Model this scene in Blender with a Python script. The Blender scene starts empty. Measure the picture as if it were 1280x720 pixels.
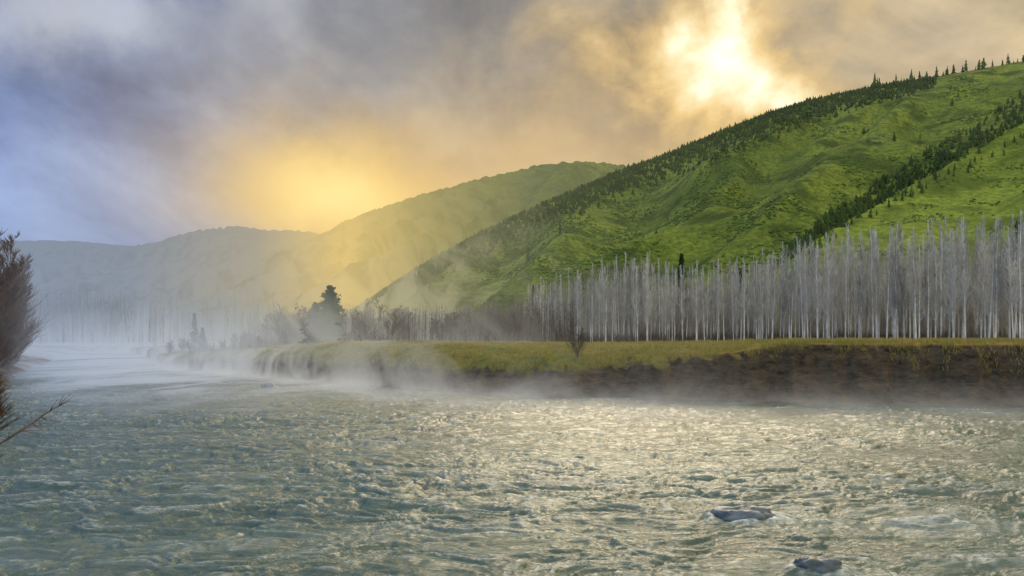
import bpy, math, random
import numpy as np
random.seed(7); rng=np.random.default_rng(7)
S=bpy.context.scene; COL=S.collection
S.view_settings.view_transform='Standard'; S.view_settings.look='None'; S.view_settings.exposure=0
FP=1109.0; HZ=425.0; CH=4.0
def W(px,py,Y): return ((px-640)/FP*Y, Y, CH+(HZ-py)/FP*Y)
def AZ(px): return math.atan((px-640)/FP)
def EL(px,py):
    x=(px-640)/FP; z=(HZ-py)/FP; return z/math.sqrt(1+x*x+z*z)
# ---------------------------------------------------------------- noise
_p=np.random.default_rng(3).permutation(256); _p=np.concatenate([_p,_p,_p])
_ga=np.random.default_rng(5).uniform(0,2*np.pi,256)
def pn(x,y,seed=0):
    x=np.asarray(x,float)+seed*17.3; y=np.asarray(y,float)+seed*9.1
    xi=np.floor(x).astype(int); yi=np.floor(y).astype(int); xf=x-xi; yf=y-yi
    u=xf*xf*xf*(xf*(xf*6-15)+10); v=yf*yf*yf*(yf*(yf*6-15)+10)
    def g(ix,iy,dx,dy):
        a=_ga[_p[_p[ix&255]+(iy&255)]]; return np.cos(a)*dx+np.sin(a)*dy
    n00=g(xi,yi,xf,yf); n10=g(xi+1,yi,xf-1,yf); n01=g(xi,yi+1,xf,yf-1); n11=g(xi+1,yi+1,xf-1,yf-1)
    return ((n00*(1-u)+n10*u)*(1-v)+(n01*(1-u)+n11*u)*v)*1.5
def fbm(x,y,o=4,seed=0):
    r=0;a=1;
    for k in range(o): r=r+a*pn(x*2**k,y*2**k,seed+k); a*=.5
    return r
# ---------------------------------------------------------------- mesh helpers
def mk(name,V,F,mat,smooth=False):
    me=bpy.data.meshes.new(name); me.from_pydata(V,[],F); me.materials.append(mat)
    if smooth: me.polygons.foreach_set('use_smooth',[True]*len(me.polygons))
    me.update(); return me
def grid(name,X,Y,Z,mat,flip=False):
    n,m=X.shape; co=np.stack([X,Y,Z],-1).reshape(-1,3).astype(np.float32)
    i=np.arange(n-1)[:,None]*m+np.arange(m-1)[None,:]
    q=np.stack([i,i+1,i+m+1,i+m],-1).reshape(-1,4)
    if flip: q=q[:,::-1]
    me=bpy.data.meshes.new(name); me.vertices.add(len(co)); me.vertices.foreach_set('co',co.ravel())
    me.loops.add(q.size); me.loops.foreach_set('vertex_index',q.ravel().astype(np.int32))
    me.polygons.add(len(q)); me.polygons.foreach_set('loop_start',(np.arange(len(q))*4).astype(np.int32))
    me.polygons.foreach_set('loop_total',np.full(len(q),4,np.int32))
    me.polygons.foreach_set('use_smooth',np.ones(len(q),bool))
    me.materials.append(mat); me.update(calc_edges=True); me.validate(); return me
def ob(name,data,parent=None,loc=None,label=None,cat=None,group=None,kind=None):
    o=bpy.data.objects.new(name,data); COL.objects.link(o)
    if parent: o.parent=parent
    if loc is not None: o.location=loc
    if label: o['label']=label
    if cat: o['category']=cat
    if group: o['group']=group
    if kind: o['kind']=kind
    return o
def tube(V,F,P,R,s=5):
    b=len(V); n=len(P)
    for k in range(n):
        a=P[max(k-1,0)]; c=P[min(k+1,n-1)]
        t=np.array(c)-np.array(a); t=t/(np.linalg.norm(t)+1e-9)
        ref=np.array((1,0,0)) if abs(t[0])<.8 else np.array((0,1,0))
        u=np.cross(t,ref); u/=np.linalg.norm(u); v=np.cross(t,u)
        for j in range(s):
            q=2*math.pi*j/s; p=np.array(P[k])+R[k]*(math.cos(q)*u+math.sin(q)*v); V.append(tuple(p))
    for k in range(n-1):
        for j in range(s):
            F.append((b+k*s+j,b+k*s+(j+1)%s,b+(k+1)*s+(j+1)%s,b+(k+1)*s+j))
# ---------------------------------------------------------------- node helper
class NT:
    def __init__(s,nt,mat=None): s.nt=nt; s.mat=mat; nt.nodes.clear()
    def n(s,t,**k):
        x=s.nt.nodes.new(t)
        for a,b in k.items(): setattr(x,a,b)
        return x
    def put(s,sock,v):
        if isinstance(v,bpy.types.NodeSocket): s.nt.links.new(v,sock)
        elif v is not None: sock.default_value=v
    def m(s,op,a,b=None,c=None,clamp=False):
        x=s.n('ShaderNodeMath',operation=op,use_clamp=clamp)
        for i,v in enumerate((a,b,c)):
            if v is not None: s.put(x.inputs[i],v)
        return x.outputs[0]
    def mr(s,v,a,b,c=0.,d=1.,smooth=False):
        x=s.n('ShaderNodeMapRange'); x.clamp=True
        if smooth: x.interpolation_type='SMOOTHSTEP'
        for i,q in enumerate((v,a,b,c,d)): s.put(x.inputs[i],q)
        return x.outputs[0]
    def mix(s,f,a,b,mode='MIX'):
        x=s.n('ShaderNodeMix',data_type='RGBA',blend_type=mode)
        s.put(x.inputs[0],f)
        for i,v in ((6,a),(7,b)):
            if isinstance(v,(tuple,list)) and len(v)==3: v=(*v,1)
            s.put(x.inputs[i],v)
        return x.outputs[2]
    def noise(s,vec,scale,detail=4,rough=.55,dist=0.):
        x=s.n('ShaderNodeTexNoise'); s.put(x.inputs['Vector'],vec)
        x.inputs['Scale'].default_value=scale; x.inputs['Detail'].default_value=detail
        x.inputs['Roughness'].default_value=rough; x.inputs['Distortion'].default_value=dist
        return x.outputs['Fac']
    def xyz(s,v):
        x=s.n('ShaderNodeSeparateXYZ'); s.put(x.inputs[0],v); return x.outputs
    def comb(s,a,b,c):
        x=s.n('ShaderNodeCombineXYZ')
        for i,v in enumerate((a,b,c)): s.put(x.inputs[i],v)
        return x.outputs[0]
    def scale(s,v,sc):
        x=s.n('ShaderNodeVectorMath',operation='MULTIPLY'); s.put(x.inputs[0],v); x.inputs[1].default_value=sc; return x.outputs[0]
    def ramp(s,f,stops):
        x=s.n('ShaderNodeValToRGB'); s.put(x.inputs[0],f); e=x.color_ramp.elements
        while len(e)<len(stops): e.new(.5)
        for q,(p,c) in zip(e,stops): q.position=p; q.color=(*c,1)
        return x.outputs[0]
    def bump(s,h,strength,dist):
        x=s.n('ShaderNodeBump'); s.put(x.inputs['Height'],h); x.inputs['Strength'].default_value=strength; x.inputs['Distance'].default_value=dist
        return x.outputs[0]
def newmat(name):
    m=bpy.data.materials.new(name); m.use_nodes=True; return m,NT(m.node_tree,m)
def pos(T): return T.n('ShaderNodeNewGeometry').outputs['Position']
# valley mist painted into materials as emission; thickens with distance up the valley and toward the water (world position only)
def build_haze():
    g=bpy.data.node_groups.new('painted_haze','ShaderNodeTree')
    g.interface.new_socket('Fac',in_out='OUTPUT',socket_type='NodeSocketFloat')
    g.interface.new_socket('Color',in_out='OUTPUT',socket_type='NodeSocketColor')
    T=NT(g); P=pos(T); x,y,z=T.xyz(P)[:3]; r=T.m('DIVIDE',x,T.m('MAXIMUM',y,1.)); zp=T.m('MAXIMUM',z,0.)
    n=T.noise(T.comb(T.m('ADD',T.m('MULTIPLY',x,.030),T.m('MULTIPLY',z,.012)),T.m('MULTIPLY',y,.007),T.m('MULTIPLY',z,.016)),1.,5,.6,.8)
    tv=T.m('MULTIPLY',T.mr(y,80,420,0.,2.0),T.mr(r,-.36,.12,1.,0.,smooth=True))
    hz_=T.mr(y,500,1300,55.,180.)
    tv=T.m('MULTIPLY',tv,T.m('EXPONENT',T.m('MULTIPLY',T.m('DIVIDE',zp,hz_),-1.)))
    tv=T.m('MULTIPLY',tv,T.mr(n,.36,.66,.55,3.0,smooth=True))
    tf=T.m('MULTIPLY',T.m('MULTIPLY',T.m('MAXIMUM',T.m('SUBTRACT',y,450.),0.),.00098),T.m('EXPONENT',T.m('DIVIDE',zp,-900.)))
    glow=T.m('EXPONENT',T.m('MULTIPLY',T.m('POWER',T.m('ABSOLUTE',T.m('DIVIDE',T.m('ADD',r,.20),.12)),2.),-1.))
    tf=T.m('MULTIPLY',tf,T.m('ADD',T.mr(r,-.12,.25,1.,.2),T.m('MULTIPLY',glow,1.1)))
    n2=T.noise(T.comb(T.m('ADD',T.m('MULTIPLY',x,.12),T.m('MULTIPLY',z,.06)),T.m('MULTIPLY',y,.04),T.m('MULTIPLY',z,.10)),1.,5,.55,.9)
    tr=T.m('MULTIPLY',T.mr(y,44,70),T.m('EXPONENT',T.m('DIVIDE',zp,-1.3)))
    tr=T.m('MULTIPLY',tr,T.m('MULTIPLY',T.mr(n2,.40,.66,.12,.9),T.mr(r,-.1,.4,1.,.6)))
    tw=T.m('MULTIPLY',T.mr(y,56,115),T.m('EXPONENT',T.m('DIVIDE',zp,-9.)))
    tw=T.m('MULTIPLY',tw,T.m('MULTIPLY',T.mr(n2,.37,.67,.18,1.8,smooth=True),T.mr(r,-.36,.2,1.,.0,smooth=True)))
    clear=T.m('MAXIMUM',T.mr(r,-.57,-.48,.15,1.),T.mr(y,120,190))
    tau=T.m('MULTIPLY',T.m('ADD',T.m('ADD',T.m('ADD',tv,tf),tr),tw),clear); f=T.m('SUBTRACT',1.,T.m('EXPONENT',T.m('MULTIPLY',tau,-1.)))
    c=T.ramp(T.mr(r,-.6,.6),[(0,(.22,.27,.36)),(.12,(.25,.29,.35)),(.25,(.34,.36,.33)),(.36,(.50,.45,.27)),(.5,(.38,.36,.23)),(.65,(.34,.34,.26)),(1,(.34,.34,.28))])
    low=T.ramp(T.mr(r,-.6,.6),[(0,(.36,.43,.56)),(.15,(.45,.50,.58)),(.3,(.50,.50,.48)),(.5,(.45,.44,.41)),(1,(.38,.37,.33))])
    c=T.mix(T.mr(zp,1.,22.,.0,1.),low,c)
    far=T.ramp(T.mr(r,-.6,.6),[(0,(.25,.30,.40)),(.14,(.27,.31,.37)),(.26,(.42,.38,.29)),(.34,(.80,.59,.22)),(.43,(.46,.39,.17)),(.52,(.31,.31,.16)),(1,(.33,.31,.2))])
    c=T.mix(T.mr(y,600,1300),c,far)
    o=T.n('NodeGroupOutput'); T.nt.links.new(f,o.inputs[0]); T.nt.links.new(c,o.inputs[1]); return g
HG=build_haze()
def finish(T,col,rough=.9,normal=None,spec=.2,haze=True):
    p=T.n('ShaderNodeBsdfPrincipled'); T.put(p.inputs['Base Color'],(*col,1) if isinstance(col,tuple) else col)
    T.put(p.inputs['Roughness'],rough); p.inputs['Specular IOR Level'].default_value=spec
    if normal is not None: T.put(p.inputs['Normal'],normal)
    o=T.n('ShaderNodeOutputMaterial')
    if haze:  # mixes the painted haze glow over the surface shader
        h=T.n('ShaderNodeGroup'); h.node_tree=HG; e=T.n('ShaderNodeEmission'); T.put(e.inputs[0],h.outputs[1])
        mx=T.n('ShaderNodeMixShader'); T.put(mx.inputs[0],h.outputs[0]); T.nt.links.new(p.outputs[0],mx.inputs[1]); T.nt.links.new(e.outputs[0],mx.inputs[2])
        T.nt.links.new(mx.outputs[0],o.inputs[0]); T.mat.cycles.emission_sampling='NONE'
    else: T.nt.links.new(p.outputs[0],o.inputs[0])
    return p
def simple(name,c1,c2,sc,rough=.9,bd=.05,objrand=.25):
    m,T=newmat(name); P=pos(T); n=T.noise(P,sc,4)
    c=T.mix(T.mr(n,.35,.65),c1,c2)
    r=T.n('ShaderNodeObjectInfo').outputs['Random']
    c=T.mix(1.,c,T.ramp(r,[(0,(1-objrand,)*3),(1,(1+objrand,)*3)]),'MULTIPLY')
    finish(T,c,rough,T.bump(n,.5,bd)); return m
M={}
M['bark_pale']=simple('pale_bark',(.36,.345,.305),(.55,.525,.47),1.2,objrand=.3)
M['twig_pale']=simple('pale_twigs',(.28,.265,.23),(.42,.40,.35),.6,objrand=.3)
M['bark_mist']=simple('grey_bark',(.14,.13,.12),(.26,.24,.22),1.2,objrand=.3)
M['wood_grey']=simple('grey_wood',(.13,.118,.098),(.29,.27,.23),.12)
M['bark_brown']=simple('brown_bark',(.06,.045,.035),(.11,.085,.065),1.5)
M['twig_brown']=simple('brown_twigs',(.05,.038,.026),(.095,.07,.048),.5)
M['twig_rust']=simple('rust_twigs',(.070,.044,.028),(.12,.077,.049),.5)
M['bark_dark']=simple('dark_bark',(.04,.03,.02),(.07,.05,.04),1.)
M['needle']=simple('needles',(.012,.034,.009),(.032,.070,.015),.4,objrand=.35)
M['needle_far']=simple('far_needles',(.032,.060,.014),(.065,.10,.020),.05,objrand=.4)
M['shrub']=simple('shrub_leaves',(.040,.068,.013),(.085,.125,.020),.03)
M['brush']=simple('brush_sticks',(.048,.038,.026),(.115,.09,.065),.3)
M['grass']=simple('grass_blades',(.19,.165,.032),(.30,.23,.055),.15)
M['rock']=simple('wet_rock',(.05,.065,.07),(.12,.14,.15),5.,rough=.3,bd=.08)
def hillmat(name,bright,mid,dark,sc=1.,bs=.9):
    m,T=newmat(name); P=pos(T)
    big=T.noise(P,.010*sc,5,.6,.6); med=T.noise(P,.045*sc,6,.65,.4); fine=T.noise(P,.40*sc,6,.75)
    c=T.mix(T.mr(big,.38,.62,smooth=True),mid,bright)
    c=T.mix(T.mr(med,.45,.64,0,.85,smooth=True),c,dark)
    c=T.mix(T.mr(fine,.38,.62,.0,.80),c,dark)
    h=T.m('ADD',T.m('MULTIPLY',med,3.),T.m('MULTIPLY',fine,1.4))
    finish(T,c,.95,T.bump(h,bs,1.6),.03); return m
M['hill']=hillmat('hill_grass',(.255,.300,.042),(.150,.190,.030),(.044,.068,.017))
M['spur']=hillmat('spur_grass',(.29,.35,.046),(.19,.24,.034),(.08,.11,.02))
M['midhill']=hillmat('mid_hill_grass',(.19,.215,.035),(.09,.12,.025),(.028,.048,.016),.5,1.)
M['farhill']=hillmat('far_hill_woods',(.06,.08,.04),(.045,.065,.035),(.025,.04,.03),.3,.5)
m,T=newmat('bank_soil_and_grass'); P=pos(T); G=T.n('ShaderNodeNewGeometry')
nz=T.xyz(G.outputs['Normal'])[2]; xx_,yy_,z=T.xyz(P)[:3]
n1=T.noise(P,.25,6,.65); n2=T.noise(P,1.6,6,.7); n3=T.noise(T.scale(P,(.7,.5,1.6)),1.4,6,.75)
grass=T.mix(T.mr(n1,.38,.62),(.23,.18,.035),(.15,.17,.024)); grass=T.mix(T.mr(xx_,8,26,0,.75),grass,(.30,.18,.035)); grass=T.mix(T.mr(n2,.40,.7,0,.7),grass,(.07,.06,.02))
dirt=T.mix(T.mr(n3,.38,.62),(.022,.017,.011),(.125,.086,.050)); dirt=T.mix(T.mr(n2,.50,.68,0,.75),dirt,(.075,.068,.034))
f=T.m('ADD',T.m('ADD',nz,T.m('MULTIPLY',T.m('SUBTRACT',n2,.5),.6)),T.mr(xx_,-8,10,.22,0.)); f=T.mr(f,.72,.88)
low=T.mr(T.m('ADD',T.m('ADD',z,T.m('MULTIPLY',T.m('SUBTRACT',n1,.5),2.)),T.mr(xx_,-8,10,.7,0.)),1.6,2.4)
c=T.mix(T.m('MULTIPLY',f,low),dirt,grass)
finish(T,c,.95,T.bump(T.m('ADD',n3,n2),1.,.5),.1); M['bank']=m
m,T=newmat('valley_ground'); P=pos(T); finish(T,T.mix(T.noise(P,.05,4),(.05,.06,.02),(.10,.10,.04)),.95); M['ground']=m
# water
m,T=newmat('river_water'); P=pos(T)
at=T.n('ShaderNodeAttribute',attribute_name='foam').outputs['Fac']
b1=T.noise(T.scale(P,(.6,1.4,1.)),2.4,6,.60,.7); b2=T.noise(T.scale(P,(.7,1.5,1.)),8.,4,.6,.6); b3=T.noise(T.scale(P,(.6,1.,1.)),.22,3,.5)
base=T.mix(T.mr(b3,.35,.65),(.028,.056,.038),(.058,.090,.058))
ff=T.m('MULTIPLY',at,T.mr(b2,.34,.62,.05,1.),clamp=True)
c=T.mix(ff,base,(.60,.62,.56))
h=T.m('ADD',T.m('MULTIPLY',b1,1.),T.m('MULTIPLY',b2,.20))
p=finish(T,c,T.mr(ff,0,1,.21,.45),T.bump(h,.75,.20),.5); p.inputs['IOR'].default_value=1.40; M['water']=m
# ---------------------------------------------------------------- world
w=bpy.data.worlds.new('World'); S.world=w; w.use_nodes=True; T=NT(w.node_tree)
D=T.n('ShaderNodeTexCoord').outputs['Generated']
x,y,z=T.xyz(D)[:3]
az=T.m('ARCTAN2',x,y)
V=T.comb(T.m('ADD',az,T.m('MULTIPLY',z,.5)),T.m('MULTIPLY',z,1.5),0.)
n1=T.noise(V,3.6,9,.57,.35); n2=T.noise(T.comb(T.m('ADD',az,7.),T.m('MULTIPLY',z,1.2),3.),7.,7,.6,.3)
n3=T.noise(T.comb(az,z,11.),5.,6,.6); n4=T.noise(T.comb(T.m('SUBTRACT',az,T.m('MULTIPLY',z,.2)),T.m('MULTIPLY',z,1.4),21.),7.,8,.56,.25)
azw=T.m('ADD',az,T.m('MULTIPLY',T.m('SUBTRACT',n2,.5),.20)); elw=T.m('ADD',z,T.m('MULTIPLY',T.m('SUBTRACT',n3,.5),.18))
def gauss(px,py,sa,se,a=azw,e=elw,rot=0.):
    da=T.m('SUBTRACT',a,AZ(px)); de=T.m('SUBTRACT',e,EL(px,py))
    if rot: de=T.m('SUBTRACT',de,T.m('MULTIPLY',da,rot))
    da=T.m('POWER',T.m('ABSOLUTE',T.m('DIVIDE',da,sa)),2.); de=T.m('POWER',T.m('ABSOLUTE',T.m('DIVIDE',de,se)),2.)
    return T.m('EXPONENT',T.m('MULTIPLY',T.m('ADD',da,de),-1.))
base=T.ramp(T.mr(az,-.56,.56),[(0,(.22,.31,.57)),(.14,(.26,.325,.50)),(.3,(.295,.31,.35)),(.5,(.305,.30,.295)),(.75,(.37,.325,.26)),(1,(.46,.38,.26))])
cl=T.ramp(T.mr(n1,.34,.66),[(0,(.55,.56,.59)),(.35,(.80,.80,.82)),(.55,(1.0,1.0,1.0)),(.75,(1.25,1.23,1.18)),(1,(1.55,1.5,1.4))])
c=T.mix(1.,base,cl,'MULTIPLY')
c=T.mix(1.,c,T.ramp(T.mr(n4,.34,.66),[(0,(.84,.84,.87)),(1,(1.16,1.15,1.11))]),'MULTIPLY')
c=T.mix(T.m('MULTIPLY',gauss(80,35,.12,.04),.65),c,(.66,.68,.72))
c=T.mix(T.m('MULTIPLY',gauss(330,20,.05,.06),.35),c,(.60,.58,.60))
c=T.mix(T.m('MULTIPLY',gauss(560,60,.10,.045),.30),c,(.20,.20,.205))
c=T.mix(T.m('MULTIPLY',gauss(640,220,.30,.080),.66),c,(.85,.59,.27))
n3s=T.m('MULTIPLY',T.m('SUBTRACT',n3,.5),.10)
c=T.mix(T.m('MULTIPLY',gauss(430,250,.140,.066,az,T.m('ADD',z,n3s)),.95),c,(1.,.66,.20))
c=T.mix(T.m('MULTIPLY',gauss(420,245,.070,.038,az,T.m('ADD',z,n3s)),.85),c,(1.12,.87,.37))
gg=T.m('ADD',T.m('MAXIMUM',gauss(905,98,.135,.060,rot=-.25),T.m('MULTIPLY',gauss(893,10,.036,.11),.74)),T.m('MULTIPLY',T.m('SUBTRACT',n4,.5),2.0))
wide=gauss(895,95,.20,.125)
c=T.mix(T.m('MULTIPLY',wide,T.mr(gg,-.15,.55,.15,.95,smooth=True)),c,(1.,.69,.28))
c=T.mix(T.m('MULTIPLY',T.mr(gg,.34,.90,0.,1.,smooth=True),T.mr(wide,.05,.6)),c,(1.10,.93,.56))
c=T.mix(T.m('MULTIPLY',T.mr(gg,.66,1.20,0.,1.,smooth=True),T.mr(wide,.2,.7)),c,(1.35,1.30,1.12))
c=T.mix(T.m('MULTIPLY',T.mr(z,.0,.17,1.,0.,smooth=True),T.mr(az,-.36,-.20,.85,0.)),c,(.32,.38,.52))
sky=T.n('ShaderNodeTexSky',sky_type='NISHITA'); sky.sun_disc=False
SUNAZ=12.; SUNEL=24.
sky.sun_elevation=math.radians(SUNEL); sky.sun_rotation=math.radians(SUNAZ)
ns=T.mix(1.,sky.outputs[0],(.07,.07,.07),'MULTIPLY')
bright=T.mix(1.,ns,T.ramp(T.mr(az,-.7,.7),[(0,(.68,.88,1.30)),(.25,(.88,.95,1.03)),(.6,(1.4,1.27,.95)),(.85,(1.6,1.40,.98)),(1,(1.45,1.30,.98))]),'ADD')  # unseen sky overhead and behind the camera, brightened for fill light
hi=T.m('MAXIMUM',T.mr(z,.37,.66,smooth=True),T.mr(y,.35,-.1,smooth=True))
c=T.mix(hi,c,bright)
bg=T.n('ShaderNodeBackground'); T.put(bg.inputs[0],c); bg.inputs[1].default_value=1.
T.nt.links.new(bg.outputs[0],T.n('ShaderNodeOutputWorld').inputs[0])
L=bpy.data.lights.new('sun','SUN'); L.energy=1.15; L.angle=math.radians(30); L.color=(1,.82,.55)
lo=bpy.data.objects.new('sun',L); COL.objects.link(lo)
from mathutils import Vector
sd=Vector((math.sin(math.radians(SUNAZ))*math.cos(math.radians(SUNEL)),math.cos(math.radians(SUNAZ))*math.cos(math.radians(SUNEL)),math.sin(math.radians(SUNEL))))
lo.rotation_euler=sd.to_track_quat('Z','Y').to_euler()
# ---------------------------------------------------------------- camera
cam=bpy.data.cameras.new('camera'); co=bpy.data.objects.new('camera',cam); COL.objects.link(co)
cam.sensor_width=36; cam.lens=36*FP/1280; cam.shift_y=(HZ-360)/1280; cam.clip_end=20000; cam.clip_start=.1
co.location=(0,0,CH); co.rotation_euler=(math.pi/2,0,0); S.camera=co
# ---------------------------------------------------------------- ground + land
g=9000
ob('ground',mk('ground',[(-g,-g,-2),(g,-g,-2),(g,g,-2),(-g,g,-2)],[(0,1,2,3)],M['ground']),kind='structure',label='flat valley floor beneath the hills')
BX=[-400,40,110,150,185,200,300,400,540,700,900,1280,1800]
BY=[400,400,370,330,200,128,104,85,69,62,57,53,48]
def bankY(px): return np.interp(px,BX,BY)
def landz(px,d,Y):
    X=(px-640)/FP*Y
    k=np.clip((px-760)/220.,0,1)
    er=(fbm(X*.16,Y*.02,4,4)*1.0+fbm(X*.7,Y*.3,4,9)*.45)*np.clip((px-150)/350.,.3,1)
    dd=d+er
    zc=np.interp(dd,[-6,-3,0,.7,1.2,1.5,1.9,2.3,5,12],[-1.6,-1.2,-.05,.8,1.3,2.6,3.3,3.72,3.86,3.9])
    zs=np.interp(dd,[-6,-3,0,.6,1.2,2.0,3.0,4.2,8,22],[-1.6,-1.2,-.05,.6,1.1,1.75,2.3,2.7,3.25,3.65])
    z=zc*k+zs*(1-k)
    z=z*np.interp(px,[-400,150,230,400],[.4,.4,.6,1.])
    land=np.clip(d/2.,0,1)
    z=z+fbm(X*.5,Y*.5,4,2)*.13*land*(1-.6*k)+fbm(X*.04,Y*.04,2,6)*.22*np.clip(d/12,0,1)*np.clip(3-d/60,0,1)*(1-.8*k)
    return z
cx=np.concatenate([np.arange(-400,180,8.),np.arange(180,1300,2.),np.arange(1300,1800,10.)])
dr=np.concatenate([np.arange(-5,7,.14),np.arange(7,30,.7),np.geomspace(30,3500,40)])
PX,DD=np.meshgrid(cx,dr); YY=bankY(PX)+DD
ob('riverbank',grid('riverbank',(PX-640)/FP*YY,YY,landz(PX,DD,YY),M['bank']),kind='structure',label='far riverbank with grassy top and dark eroded soil face')
def land_at(px,Y): return float(landz(np.array([float(px)]),np.array([Y-float(bankY(px))]),np.array([float(Y)]))[0])
LY=[-40,0,15,38,98,222,350,420]; LX=[-14,-8,-11.5,-22.6,-55,-113,-165,-190]
yy=np.arange(-40,420,1.2); dl=np.concatenate([np.arange(-4,10,.4),np.geomspace(10,600,25)])
A,B=np.meshgrid(yy,dl); X0=np.interp(A,LY,LX)
XX=X0-B; ZZ=np.interp(B+fbm(A*.15,B*.1,3,8)*1.2,[-4,0,1.5,5,20,200],[-1.2,-.05,.5,1.1,1.8,2.5])+fbm(XX*.4,A*.4,3,12)*.12*np.clip(B/2,0,1)
ob('left_riverbank',grid('left_riverbank',XX,A,ZZ,M['bank'],True),kind='structure',label='low brushy riverbank along the left edge')
# ---------------------------------------------------------------- water
rocks=[(930,652,.66,.24,'low grey boulder awash in the rapids toward the lower right'),
       (1022,716,.42,.17,'small rounded boulder awash at the bottom edge right of centre'),
       (335,484,.6,.30,'small dark rock far out in the water near the left point')]
rw=np.concatenate([np.linspace(1400,721,200),np.linspace(720,433.5,460)]); cw=np.concatenate([np.arange(-700,-40,8.),np.arange(-40,1320,1.5),np.arange(1320,2000,8.)])
PX,PY=np.meshgrid(cw,rw); Yw=CH*FP/(PY-HZ); Xw=(PX-640)/FP*Yw
def rid(x,y,s,o=2,e=.003):
    r=0;a=1
    for k in range(o):
        q=pn(x*2**k,y*2**k,s+k); r=r+a*(1-2*np.sqrt(q*q+e)); a*=.5
    return r
wx=Xw+fbm(Xw*.3,Yw*.3,3,31)*1.3; wy=Yw+fbm(Xw*.3,Yw*.3,3,41)*.8
r1=rid(wx*.28,wy*.66,1,2,.006); r2=rid(wx*.72,wy*1.8,5,3,.005); r3=rid(wx*1.9,wy*4.2,9,2,.006)
f1=np.clip((170-Yw)/100,0,1); f2=np.clip((105-Yw)/55,0,1); f3=np.clip((45-Yw)/20,0,1)
patch=np.clip(.95+fbm(Xw*.07,Yw*.1,2,51)*.5,.6,1.5)
Zw=patch*((r1-.6)*.075*f1+(r2-.6)*.065*f2+(r3-.6)*.020*f3)+fbm(Xw*.12,Yw*.16,2,61)*.10*f1
foam=np.clip((r1*.30+r2*.70+r3*.20-1.10)*1.8,0,1)*np.clip(patch,0,1.3)*.65
foam=foam+np.clip(fbm(Xw*.10,Yw*.4,4,71)*1.2-.5,0,.6)*.3
for (a,b,r,h,lb) in rocks:
    Yr=CH*FP/(b-HZ); Xr=(a-640)/FP*Yr; d=np.hypot((Xw-Xr)/r,(Yw-Yr)/(r*.8))
    Zw+=.12*np.exp(-((d-1.0)/.45)**2); foam+=.8*np.exp(-((d-1.05)/.3)**2)*np.clip(.6+pn(Xw*4,Yw*4,3),0,1)
    foam+=.6*np.exp(-((Yw-Yr+.15)/.35)**2)*np.clip(1-(Xw-Xr)/2.6,0,1)*(Xw>Xr)*np.clip(.6+pn(Xw*3,Yw*5,4),0,1)
for a,b,s_ in [(590,552,.9),(570,594,.8),(1165,655,1.0),(1240,700,1.2),(760,545,.8),(1120,600,.8),(960,575,.8)]:
    Yr=CH*FP/(b-HZ); Xr=(a-640)/FP*Yr; d=np.hypot((Xw-Xr)/(s_*1.2),(Yw-Yr)/(s_*.35)); Zw+=.13*s_*np.exp(-d**2); foam+=.75*np.exp(-(d/.9)**2)*np.clip(.6+pn(Xw*3,Yw*5,4),0,1)
me=grid('river',Xw,Yw,Zw,M['water'])
a=me.attributes.new('foam','FLOAT','POINT'); a.data.foreach_set('value',np.clip(foam,0,1).ravel().astype(np.float32))
ob('river',me,kind='structure',label='wide choppy grey green river with small whitecaps')
def rockmesh(rx,rz,seed):
    nu,nv=36,18; u=np.linspace(0,2*np.pi,nu+1); v=np.linspace(0.001,np.pi-.001,nv); U,Vv=np.meshgrid(u,v)
    k=1+.30*fbm(np.cos(U)*np.sin(Vv)*1.6+seed,np.sin(U)*np.sin(Vv)*1.6+np.cos(Vv),4,seed)
    return grid('rock',rx*k*np.cos(U)*np.sin(Vv),rx*.75*k*np.sin(U)*np.sin(Vv),rz*k*np.cos(Vv),M['rock'])
for i,(a,b,r,h,lb) in enumerate(rocks):
    Yr=CH*FP/(b-HZ); ob('boulder',rockmesh(r,h,i+3),loc=((a-640)/FP*Yr,Yr,.10 if i<2 else .02),label=lb,cat='rock')
# ---------------------------------------------------------------- hills
def hill(name,ridge,Rd,Fd,x0,x1,nx,nt,amp,gs,mat,label,zf=2.,seed=0,back=.5,rough=.8):
    xs=np.arange(x0-60,x1+61,2.); rys=np.interp(xs,*zip(*ridge)); rys=np.convolve(np.pad(rys,12,'edge'),np.ones(25)/25,'valid')
    def f(px,t):
        px=np.asarray(px,float); t=np.asarray(t,float)
        R=np.interp(px,*zip(*Rd)); F=np.interp(px,*zip(*Fd)); Y=F+(R-F)*t; X=(px-640)/FP*Y
        zr=CH+(HZ-np.interp(px,xs,rys))/FP*R
        tt=np.clip(t,0,1); zz=zf+(zr-zf)*(.12*tt*tt+.88*tt)
        zz=zz-np.clip(t-1,0,9)*(R-F)*.45
        q=(X-.55*Y)/gs; r=(X*.55+Y)/(gs*3.2)
        qq=q+.45*pn(q*.6,r*1.5,seed+3)
        a1=pn(qq,r,seed); a2=pn(qq*2.1,r*2.4,seed+5)
        rel=(1-2.*np.sqrt(a1*a1+.012))*.75+(.5-np.sqrt(a2*a2+.02))*.5-.35+fbm(X/(gs*.5),Y/(gs*.5),4,seed+8)*.11
        env=np.clip(4*tt*(1-tt)**.8*1.1,0,1.2); scale=np.clip((zr-zf)/90,.1,1.)
        zz=zz+amp*rel*env*scale+fbm(X/14,Y/14,4,seed+11)*rough*np.clip(tt*4,0,1)
        return X,Y,zz
    ts=np.concatenate([np.linspace(0,1,nt),np.linspace(1.03,1+back,14)])
    PXs,TS=np.meshgrid(np.linspace(x0,x1,nx),ts); X,Y,Z=f(PXs,TS)
    ob(name,grid(name,X,Y,Z,mat),kind='structure',label=label); return f
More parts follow.
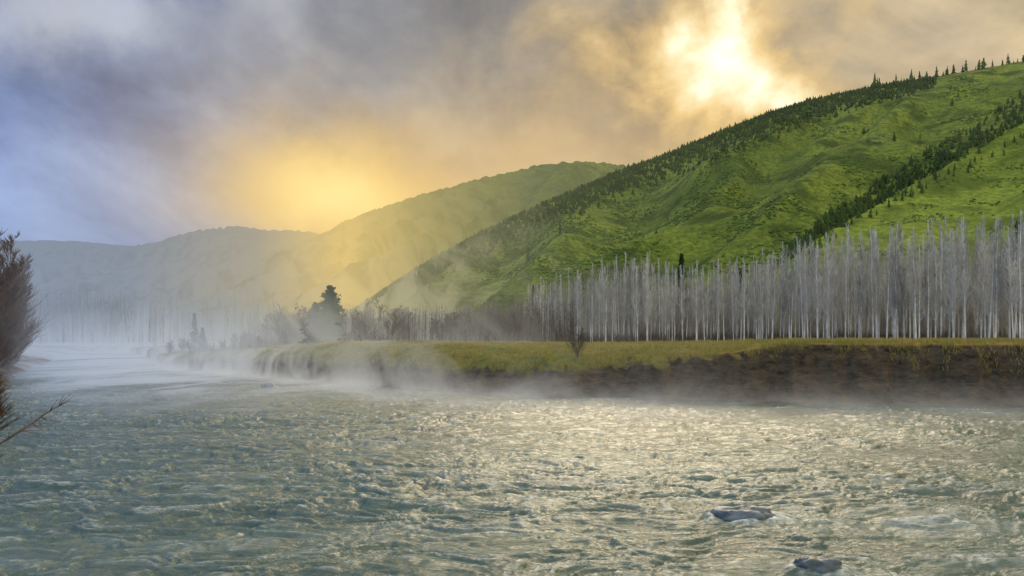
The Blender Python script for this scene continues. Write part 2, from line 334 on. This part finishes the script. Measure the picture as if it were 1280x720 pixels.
hm=hill('main_hill',[(290,430),(400,408),(450,380),(520,334),(600,289),(700,244),(770,214),(830,193),(900,163),(960,140),(1020,122),(1100,106),(1180,94),(1250,82),(1280,76),(1400,60),(1700,90)],
  [(290,560),(450,620),(700,720),(1280,760),(1700,760)],[(290,470),(450,430),(700,300),(1000,255),(1280,235),(1700,230)],290,1700,520,260,23,105,M['hill'],'steep green hillside with gullies rising on the right',seed=2,rough=.4)
hs=hill('near_spur',[(960,428),(985,325),(1040,288),(1100,254),(1160,220),(1210,194),(1280,152),(1400,95),(1700,60)],
  [(960,280),(1280,440),(1700,480)],[(960,225),(1280,215),(1700,210)],960,1700,300,160,7,60,M['spur'],'bright green grassy spur in front of the hillside at right edge',seed=21)
hh=hill('middle_hill',[(100,425),(250,350),(350,312),(400,295),(440,276),(470,262),(530,243),(600,223),(650,213),(680,204),(740,202),(780,206),(900,230),(1000,300)],
  [(100,1500),(1000,1900)],[(100,1000),(500,900),(1000,900)],100,1000,340,150,70,210,M['midhill'],'hazy green hill behind the main hillside in the centre',seed=33,rough=4.)
hf=hill('far_hill',[(-400,300),(0,320),(30,312),(60,317),(100,308),(150,311),(190,305),(215,297),(245,288),(270,284),(300,283),(340,290),(370,287),(420,296),(520,320),(700,350)],
  [(-400,2800),(700,2800)],[(-400,1300),(700,1700)],-400,700,260,90,60,380,M['farhill'],'misty wooded hill at the far end of the valley',seed=44,rough=6.)
hr=hill('distant_ridge',[(-500,290),(-100,300),(20,301),(80,300),(160,307),(260,312),(400,330)],
  [(-500,5000),(400,5000)],[(-500,3500),(400,3500)],-500,400,150,40,60,600,M['farhill'],'faint blue ridge on the left horizon',seed=55,rough=5.)
# ---------------------------------------------------------------- shrubs on the hills (stuff)
ico_v=[];ph=(1+5**.5)/2
for a in (-1,1):
    for b in (-ph,ph): ico_v+= [(0,a,b),(a,b,0),(b,0,a)]
ico_v=np.array(ico_v)/math.hypot(1,ph)
def hullfaces(v):
    F=[];n=len(v)
    for i in range(n):
        for j in range(i+1,n):
            for k in range(j+1,n):
                if max(np.linalg.norm(v[i]-v[j]),np.linalg.norm(v[j]-v[k]),np.linalg.norm(v[i]-v[k]))<1.2:
                    nn=np.cross(v[j]-v[i],v[k]-v[i]); F.append((i,j,k) if nn.dot(v[i])>0 else (i,k,j))
    return np.array(F)
ico_f=hullfaces(ico_v)
def blobs(name,P,R,mat,label,cat,hz=.7):
    n=len(P); jit=1+rng.uniform(-.45,.45,(n,12,1)); V=ico_v[None]*jit*np.array(R)[:,None,None]*np.array([1,1,hz])+P[:,None,:]
    F=(ico_f[None]+np.arange(n)[:,None,None]*12).reshape(-1,3)
    return ob(name,mk(name,V.reshape(-1,3).tolist(),F.tolist(),mat),kind='stuff',label=label,cat=cat)
N=40000; px=rng.uniform(400,1330,N); t=rng.uniform(.02,.99,N)**.8
X,Y,Z=hm(px,t); dens=fbm(X/34,Y/34,4,77)+.22*(1-t)-.30*(px>950)*(t>.45)
k=dens>.12; P=np.stack([X,Y,Z],1)[k]; R=rng.uniform(.35,1.05,k.sum())
N=5000; px=rng.uniform(990,1330,N); t=rng.uniform(.02,.95,N); X,Y,Z=hs(px,t); k=fbm(X/20,Y/20,3,81)>.25
P=np.concatenate([P,np.stack([X,Y,Z],1)[k]]); R=np.concatenate([R,rng.uniform(.25,.7,k.sum())])
blobs('hillside_shrubs',P,R,M['shrub'],'low green shrubs dotted over the hillsides','shrubs')
# ---------------------------------------------------------------- conifers
def conifer(H,Rb,tiers,n,seed,round_=0.):
    r=random.Random(seed); V=[];F=[]
    for k in range(tiers):
        f=k/tiers; zb=H*(.08+.88*f); rad=Rb*((1-f)**(1-.45*round_))*(1+r.uniform(-.2,.2)); zt=min(H,zb+H*1.5/tiers+.04*H*(1-f))
        b=len(V); V.append((r.uniform(-.01,.01)*H,0,zt))
        for j in range(2*n):
            q=math.pi*j/n+r.uniform(-.15,.15); rr=rad*(r.uniform(.7,1.3) if j%2==0 else r.uniform(.3,.6))
            V.append((rr*math.cos(q),rr*math.sin(q),zb-(.04*H if j%2==0 else -.02*H)+r.uniform(-.02,.02)*H))
        for j in range(2*n): F.append((b,b+1+j,b+1+(j+1)%(2*n)))
    return V,F
far_con=[mk('conifer',*conifer(1.,.19+.035*(i%4),7,4,i,.7*(i%2)+.2),M['needle_far']) for i in range(8)]
def cone_tree(P,H,label,group,i):
    o=ob('conifer',far_con[i%8],loc=P,label=label,cat='conifer tree',group=group); o.scale=(H,H,H*random.uniform(.85,1.2)); o.rotation_euler=(random.uniform(-.05,.05),random.uniform(-.05,.05),random.uniform(0,6.28))
cnt=0
def one(f,px,t): X,Y,Z=f(np.array([float(px)]),np.array([float(t)])); return (float(X[0]),float(Y[0]),float(Z[0])-.3)
ts_=np.linspace(.02,1,250)
def t_at(f,px,py):
    X,Y,Z=f(np.full(250,float(px)),ts_); e=HZ-(Z-CH)/Y*FP; i=np.argmax(np.maximum.accumulate(-e)>=-py); return float(ts_[i])
px=1085.
while px<1300:
    cone_tree(one(hm,px,random.uniform(.985,1.0)),random.choice([3,4,5,6,8,10])*random.uniform(.8,1.15),'dark conifer standing singly against the sky on the high right ridge','conifers spaced along the high right skyline',cnt); cnt+=1
    px+=random.choice([1.5,2,4,5,7,12])
fv=[];ff_=[]
base_c=[conifer(1.,.34,4,3,50+i,.8) for i in range(6)]
def stuff_tree(P,H,i):
    V,F=base_c[i%6]; b=len(fv); fv.extend([(P[0]+v[0]*H,P[1]+v[1]*H,P[2]+v[2]*H) for v in V]); ff_.extend([tuple(q+b for q in f) for f in F])
lb_b='dark conifer in the diagonal belt above the bright grassy spur'; gb='conifers in the diagonal belt on the right slope'
crest=lambda px: np.interp(px,[985,1040,1100,1160,1210,1280,1400],[325,288,254,220,194,152,95])
for i in range(80):
    px=1000+320*((i+random.random())/80)
    cone_tree(one(hs,px,random.uniform(.88,1.04)),random.uniform(2.,5.),lb_b,gb,cnt); cnt+=1
for i in range(620):
    px=random.uniform(985,1320); wdt=np.interp(px,[985,1060,1280],[14,24,38]); py=crest(px)-random.uniform(0,1)**1.2*wdt+2; P=one(hm,px,t_at(hm,px,py))
    if i<45: cone_tree(P,random.uniform(3,6.),lb_b,gb,cnt); cnt+=1
    else: stuff_tree(P,random.uniform(2.,5.),i)
sc=[(1010,.80,13),(1003,.79,8),(1150,.62,8),(1118,.58,7),(880,.75,6),(1080,.70,6),(960,.6,6),(700,.5,7),(640,.6,6),(660,.45,7),(820,.35,7),(1190,.72,7)]
for i,(a,t,h) in enumerate(sc):
    cone_tree(one(hm,a,t),h,'lone dark conifer dotted on the open green hillside','lone conifers on the open hillside',cnt); cnt+=1
band=[]
for i in range(4200):
    px=random.uniform(455,1170); wd=np.interp(px,[455,700,900,1050,1170],[26,30,30,24,10])*(.5+.8*random.random())
    py=float(np.interp(px,[450,520,600,700,770,830,900,960,1020,1100,1180],[380,334,289,244,214,193,163,140,122,106,94]))
    band.append((px,t_at(hm,px,py+3+wd*random.random()**1.5)))
band.sort(key=lambda q:-q[1])
for i,(px,t) in enumerate(band):
    P=one(hm,px,t); H=random.uniform(2.,4.8)*(.6+.4*min(1,(px-400)/400))
    if i<110: cone_tree(P,H,'small dark conifer in the forest band just under the long skyline','conifers of the forest band under the skyline',cnt); cnt+=1
    else: stuff_tree(P,H,i)
ob('conifer_forest',mk('conifer_forest',fv,ff_,M['needle_far']),kind='stuff',label='dark conifer forest band along the upper hillside',cat='forest')
def near_conifer(px,Y,H,Rb,label,seed,rnd=0.,group=None):
    root=ob('conifer',None,loc=((px-640)/FP*Y,Y,land_at(px,Y)-.1),label=label,cat='conifer tree',group=group)
    V=[];F=[]; tube(V,F,[(0,0,0),(0,0,H*.5),(0,0,H*.95)],[.03*H*.6,.02*H*.6,.004*H],6)
    ob('trunk',mk('trunk',V,F,M['bark_dark']),root)
    r=random.Random(seed); V=[];F=[]
    for k in range(int(130*max(H,7)/8)):
        f=r.random()**.8; zz=H*(.05+.91*f); L=Rb*((1-f)**(1-.5*rnd)+.05)*r.uniform(.6,1.2); q=r.uniform(0,6.28)
        dx,dy=math.cos(q),math.sin(q); dr_=-.25*L
        for s in range(7):
            g_=(s+.5)/7; c_=(dx*L*g_,dy*L*g_,zz+dr_*g_+r.uniform(-.1,.1)); e=.12*Rb+.22*L*(1-g_)+.06
            for _ in range(2):
                b=len(V)
                for __ in range(3): V.append((c_[0]+r.uniform(-e,e),c_[1]+r.uniform(-e,e),c_[2]+r.uniform(-e,e)*.7))
                F.append((b,b+1,b+2))
    ob('crown',mk('crown',V,F,M['needle']),root)
near_conifer(412,116,7.8,2.8,'broad dark evergreen standing left of centre above the brown thicket',1,.95)
near_conifer(394,118,5.6,2.4,'shorter dark evergreen leaning beside the broad evergreen left of centre',2,.6)
near_conifer(243,124,6.0,1.1,'small narrow conifer on the misty river point at left',3)
near_conifer(253,125,3.6,1.1,'low conifer just right of the narrow one on the river point',31)
near_conifer(852,205,21,3.0,'dark conifer poking up among pale trunks in the middle of the row',4)
near_conifer(668,195,13,2.6,'dark conifer at the left end of the pale tree row',5)
near_conifer(1273,150,21,2.8,'dark conifer among pale trunks at the right frame edge',6)
near_conifer(1015,205,22,3.2,'dark conifer half hidden behind pale trunks below the spur',7)
near_conifer(925,200,17,2.6,'short dark conifer behind the pale trunks right of centre',8)
# ---------------------------------------------------------------- bare trees
def bare(H,seed,nb=24,ang=(.25,.5),start=.22,ln=.26,tw=5,tr=.014,twr=.02,lean=.02,multi=1,up=.12,rmin=.02):
    r=random.Random(seed); TV=[];TF=[];V=[];F=[]
    for mI in range(multi):
        a0=r.uniform(0,6.28); l0=(lean if multi==1 else r.uniform(.1,.35)); hx=H*(1 if mI==0 else r.uniform(.6,.95))
        P=[];R=[]
        for k in range(8):
            f=k/7; P.append((math.cos(a0)*l0*hx*f+r.uniform(-.01,.01)*H*f,math.sin(a0)*l0*hx*f+r.uniform(-.01,.01)*H*f,hx*f)); R.append(max(rmin,H*tr*(1-f)**.8/(1 if multi==1 else 1.6)))
        tube(TV,TF,P,R,6)
        for b in range(nb):
            f=start+(.97-start)*r.random()**.85; i0=min(6,int(f*7)); g_=f*7-i0
            p=np.array(P[i0])*(1-g_)+np.array(P[i0+1])*g_
            q=r.uniform(0,6.28); an=r.uniform(*ang); L=H*ln*(1.15-f)*r.uniform(.6,1.3)
            d=np.array((math.cos(q)*math.sin(an),math.sin(q)*math.sin(an),math.cos(an)))
            pts=[p]
            for s in range(4):
                d=d+np.array((r.uniform(-.1,.1),r.uniform(-.1,.1),up)); d/=np.linalg.norm(d); pts.append(pts[-1]+d*L/4)
            br=H*tr*.33*(1.1-f); tube(V,F,pts,[br,br*.8,br*.6,br*.45,twr*.5],3)
            for s in range(tw):
                g2=r.uniform(.2,1.); j=min(3,int(g2*4)); pp=pts[j]+(pts[j+1]-pts[j])*(g2*4-j)
                dd=d+np.array((r.uniform(-.8,.8),r.uniform(-.8,.8),r.uniform(-.2,.5))); dd/=np.linalg.norm(dd); l2=L*r.uniform(.2,.55)
                m_=pp+dd*l2*.5; e_=m_+(dd+np.array((0,0,.35)))*l2*.5
                tube(V,F,[pp,m_,e_],[twr,twr*.8,twr*.3],3)
    return TV,TF,V,F
def protos(n,H,seed,mt,mb,**k):
    out=[]
    for i in range(n):
        a,b,c,d=bare(H,seed+i,**k); out.append((mk('trunk',a,b,mt,True),mk('branches',c,d,mb)))
    return out
def plant(pr,i,px,Y,sc,label,group,name='bare_tree',cat='tree',z=None,sxy=1.):
    z=land_at(px,Y)-.1 if z is None else z
    root=ob(name,None,loc=((px-640)/FP*Y,Y,z),label=label,cat=cat,group=group)
    root.scale=(sc*sxy,sc*sxy,sc); root.rotation_euler=(random.uniform(-.03,.03),random.uniform(-.03,.03),random.uniform(0,6.28))
    a,b=pr[i%len(pr)]; ob('trunk',a,root); ob('branches',b,root)
pale=protos(12,15.,100,M['bark_pale'],M['twig_pale'],nb=42,start=.12,ang=(.08,.42),twr=.020,tr=.0078,ln=.22,tw=7,rmin=.035)
top=lambda px: np.interp(px,[620,665,700,800,830,900,960,1000,1080,1150,1290],[385,355,342,312,330,330,315,303,287,283,272])
for i in range(225):
    px=655+640*((i+random.random())/225)+random.uniform(-6,6); Yb=np.interp(px,[665,1290],[158,104]); Y=Yb+random.choice([0,0,4,8,14,22,30])+random.uniform(0,5)
    hpx=(430-top(px))*random.choice([1,1,.98,.94,.88,.8])*random.uniform(.93,1.05); sc=hpx/FP*Y/15.
    if px<850: lb='slender bare pale tree in the left third of the dense grey row'
    elif px<1070: lb='slender bare pale tree in the middle of the dense grey row'
    else: lb='tall slender bare white-barked tree toward the right end of the dense row'
    plant(pale,random.randrange(12),px,Y,sc,lb,lb.replace('tree','trees'),sxy=random.uniform(.7,1.2))
def simple_sticks(n,pxr,Yf,hf_,seed,mat,label,name,wt=.05):
    r=random.Random(seed); V=[];F=[]
    for i in range(n):
        px=r.uniform(*pxr); Y=Yf(px,r); H=hf_(px,Y,r); X=(px-640)/FP*Y; Z=land_at(px,Y)-.2
        w_=wt*H/15+.02; le=r.uniform(-.04,.04)*H; b=len(V)
        V+= [(X-w_,Y,Z),(X+w_,Y,Z),(X+le,Y,Z+H)]; F.append((b,b+1,b+2))
        for k in range(34):
            f=r.uniform(.05,.97); an=r.uniform(.1,.8)*r.choice((-1,1)); q=r.uniform(0,3.14); L=H*.2*(1.15-f)*r.uniform(.5,1.4); x0=X+le*f; z0=Z+H*f; b=len(V); t_=.024
            ex=x0+math.sin(an)*math.cos(q)*L; ey=Y+math.sin(an)*math.sin(q)*L; ez=z0+L*math.cos(an)
            V+=[(x0-t_,Y,z0),(x0+t_,Y,z0),(ex,ey,ez)]; F.append((b,b+1,b+2))
    ob(name,mk(name,V,F,mat),kind='stuff',label=label,cat='woodland')
simple_sticks(1500,(640,1330),lambda p,r:np.interp(p,[655,1330],[168,116])+r.uniform(6,60),lambda p,Y,r:(430-top(p))/FP*Y*r.uniform(.65,.97),1,M['wood_grey'],'dense grey leafless wood filling the gaps behind the pale row','bare_wood',.08)
simple_sticks(1700,(300,720),lambda p,r:r.uniform(125,240),lambda p,Y,r:np.interp(p,[300,350,450,560,640,720],[24,38,46,50,62,66])/FP*Y*r.uniform(.4,1.)**.7,2,M['brush'],'dark brown leafless wood behind the central thicket','brown_wood')
simple_sticks(900,(-40,345),lambda p,r:r.uniform(410,560) if p<170 else r.uniform(270,450),lambda p,Y,r:np.interp(p,[0,100,345],[80,85,60])/FP*Y*r.uniform(.6,1.),3,M['wood_grey'],'leafless woodland fading into mist beyond the river bend','misty_wood',.06)
mist_t=protos(4,16.,200,M['bark_mist'],M['bark_mist'],nb=34,start=.15,ang=(.2,.6),twr=.035,tr=.005)
for i in range(34):
    px=48+300*((i+random.random())/34); Y=random.uniform(395,450) if px<150 else random.uniform(280,340)
    plant(mist_t,i,px,Y,random.uniform(.75,1.15)*(1.4 if px<150 else .95),'faint bare tree in the mist beyond the river bend','bare trees in the mist beyond the river bend')
brown=protos(5,8.,300,M['bark_brown'],M['twig_brown'],nb=30,start=.04,ang=(.4,1.05),ln=.40,tw=10,twr=.026,multi=3,up=.05)
for i in range(40):
    px=325+350*((i+random.random())/40); Y=random.uniform(125,165)
    plant(brown,i,px,Y,random.uniform(.55,.82),'brown leafless bushy tree in the thicket behind the grassy bank','brown leafless trees of the central thicket')
for i in range(9):
    px=212+i*13+random.uniform(-4,4); plant(brown,i,px,float(bankY(px))+random.uniform(5,12),random.uniform(.22,.36),'dark leafless shrub growing on the misty river point at left','dark shrubs on the river point','bare_shrub','shrub')
plant(brown,0,722,66.,.30,'dark leafless shrub on the bank edge below the left end of the pale row',None,'bare_shrub','shrub')
rust=protos(3,13.,400,M['bark_brown'],M['twig_rust'],nb=64,start=.02,ang=(.45,1.2),ln=.31,tw=22,twr=.028,multi=3,up=.04)
for k,(px,Y,s,lb) in enumerate([(-38,88,1.2,'rust brown bare tree, tallest at the left frame edge'),(-4,92,1.08,'rust brown bare tree just inside the left edge'),(4,106,1.12,'rust brown bare tree with domed crown, innermost at the left edge'),(-70,80,1.,'rust brown bare tree cut by the left edge'),(-10,84,.85,'low rust brown tree at the foot of the left edge trees'),(10,100,.8,'low rust brown tree nearest the water on the left bank'),(0,112,1.08,'rust brown bare tree hindmost of the left edge clump'),(10,92,.5,'small rust brown shrub at the waterline on the left bank')]):
    plant(rust,k,px,Y,s,lb,None,z=.7,sxy=.88)
plant(rust,1,-18,33,.23,'dark leafless shrub overhanging the near water at the left edge',None,'bare_shrub','shrub',z=.2)
plant(rust,2,-20,40,.24,'leafless shrub behind the overhanging one at the left edge',None,'bare_shrub','shrub',z=.2)
V=[];F=[]; A=np.array(W(-30,572,29.)); B=np.array(W(92,500,34.)); pts=[A+(B-A)*f+np.array((0,.3*math.sin(f*5),.10*math.sin(f*3.1))) for f in np.linspace(0,1,9)]
org=pts[0].copy(); pts=[p-org for p in pts]
tube(V,F,pts,list(np.linspace(.06,.012,9)),6); root=ob('fallen_limb',None,loc=tuple(org),label='bare grey limb reaching out over the water at the left edge',cat='branch')
ob('limb',mk('limb',V,F,M['bark_brown'],True),root); V=[];F=[]
r=random.Random(5)
for k in range(24):
    i=r.randrange(2,8); p=pts[i]; d=np.array((r.uniform(.1,.8),r.uniform(-.4,.4),r.uniform(-.3,.5))); tube(V,F,[p,p+d*.5,p+d*.9+np.array((.1,0,.05))],[.016,.011,.005],3)
ob('twigs',mk('twigs',V,F,M['bark_brown']),root)
# ---------------------------------------------------------------- grass and brush (stuff)
n=70000; px=rng.uniform(200,1330,n); d=rng.uniform(0,1,n)**1.6*26+np.where(px>930,1.9,2.2); Y=bankY(px)+d; Z=landz(px,d,Y); X=(px-640)/FP*Y
cl_=(fbm(X*.5,Y*.5,3,91)>-.1)&(Z>1.9*np.interp(px,[150,230,400],[.4,.6,1.])); X,Y,Z=X[cl_],Y[cl_],Z[cl_]; n=len(X)
h=rng.uniform(.10,.36,n); a=rng.uniform(0,6.28,n); wd=.022
b0=np.stack([X-np.cos(a)*wd,Y-np.sin(a)*wd,Z-.03],1); b1=np.stack([X+np.cos(a)*wd,Y+np.sin(a)*wd,Z-.03],1); tp=np.stack([X+rng.uniform(-.15,.15,n),Y+rng.uniform(-.15,.15,n),Z+h],1)
V=np.stack([b0,b1,tp],1).reshape(-1,3); ob('bank_grass',mk('bank_grass',V.tolist(),np.arange(3*n).reshape(-1,3).tolist(),M['grass']),kind='stuff',label='dry yellow green grass along the bank top',cat='grass')
n=34000; px=rng.uniform(300,1330,n); Y=np.interp(px,[330,665,1290],[120,158,115])+rng.uniform(0,1,n)*40; X=(px-640)/FP*Y; Z=landz(px,Y-bankY(px),Y)
h=rng.uniform(.3,2.0,n)*(.6+.8*np.clip(fbm(X*.1,Y*.1,2,95)+.5,0,1)); wd=.03
b0=np.stack([X-wd,Y,Z-.05],1); b1=np.stack([X+wd,Y,Z-.05],1); tp=np.stack([X+rng.uniform(-.5,.5,n),Y+rng.uniform(-.5,.5,n),Z+h],1)
V=np.stack([b0,b1,tp],1).reshape(-1,3); ob('underbrush',mk('underbrush',V.tolist(),np.arange(3*n).reshape(-1,3).tolist(),M['brush']),kind='stuff',label='brown leafless underbrush at the feet of the trees',cat='brush')
# ---------------------------------------------------------------- low mist lying on the far water: a closed body following the bank
def river_mist():
    cols=np.arange(195,1500,12.); V=[];F=[]; m=5
    for i,px in enumerate(cols):
        by=float(bankY(px)); 
        for j in range(m):
            f=j/(m-1); Y=by-17+f*17.5; X=(px-640)/FP*Y
            hh_=(.4+1.5*f)*(.9+.35*float(pn(np.array([px*.03]),np.array([f*2.]),7)[0]))
            V.append((X,Y,.13)); V.append((X,Y,.16+hh_))
    n=len(cols)
    I=lambda i,j,t:(i*m+j)*2+t
    for i in range(n-1):
        for j in range(m-1):
            F.append((I(i,j,1),I(i+1,j,1),I(i+1,j+1,1),I(i,j+1,1))); F.append((I(i,j,0),I(i,j+1,0),I(i+1,j+1,0),I(i+1,j,0)))
        F.append((I(i,0,0),I(i+1,0,0),I(i+1,0,1),I(i,0,1))); F.append((I(i,m-1,0),I(i,m-1,1),I(i+1,m-1,1),I(i+1,m-1,0)))
    for j in range(m-1):
        F.append((I(0,j,0),I(0,j,1),I(0,j+1,1),I(0,j+1,0))); F.append((I(n-1,j,0),I(n-1,j+1,0),I(n-1,j+1,1),I(n-1,j,1)))
    mt,T=newmat('river_mist'); P=pos(T); x,y,z=T.xyz(P)[:3]; r=T.m('DIVIDE',x,T.m('MAXIMUM',y,1.))
    c=T.ramp(T.mr(r,-.6,.6),[(0,(.46,.52,.62)),(.3,(.56,.55,.52)),(.5,(.50,.49,.45)),(1,(.42,.41,.37))])
    nn=T.noise(T.comb(T.m('MULTIPLY',x,.20),T.m('MULTIPLY',y,.08),T.m('MULTIPLY',z,.30)),1.,4,.55,.6)
    d=T.m('MULTIPLY',T.m('MULTIPLY',T.mr(nn,.38,.68,.15,1.,smooth=True),T.m('EXPONENT',T.m('DIVIDE',z,-.6))),T.mr(r,-.3,.3,.18,.10))
    a=T.n('ShaderNodeVolumeAbsorption'); a.inputs['Color'].default_value=(0,0,0,1); T.put(a.inputs['Density'],d)
    e=T.n('ShaderNodeEmission'); T.put(e.inputs['Color'],c); T.put(e.inputs['Strength'],d)  # emission stands in for the light this mist would scatter
    s=T.n('ShaderNodeAddShader'); T.nt.links.new(a.outputs[0],s.inputs[0]); T.nt.links.new(e.outputs[0],s.inputs[1])
    o=T.n('ShaderNodeOutputMaterial'); T.nt.links.new(s.outputs[0],o.inputs['Volume']); mt.cycles.volume_step_rate=.4; mt.cycles.emission_sampling='NONE'
    ob('river_mist',mk('river_mist',V,F,mt),kind='stuff',label='low white mist drifting on the water along the far bank',cat='mist')
river_mist()
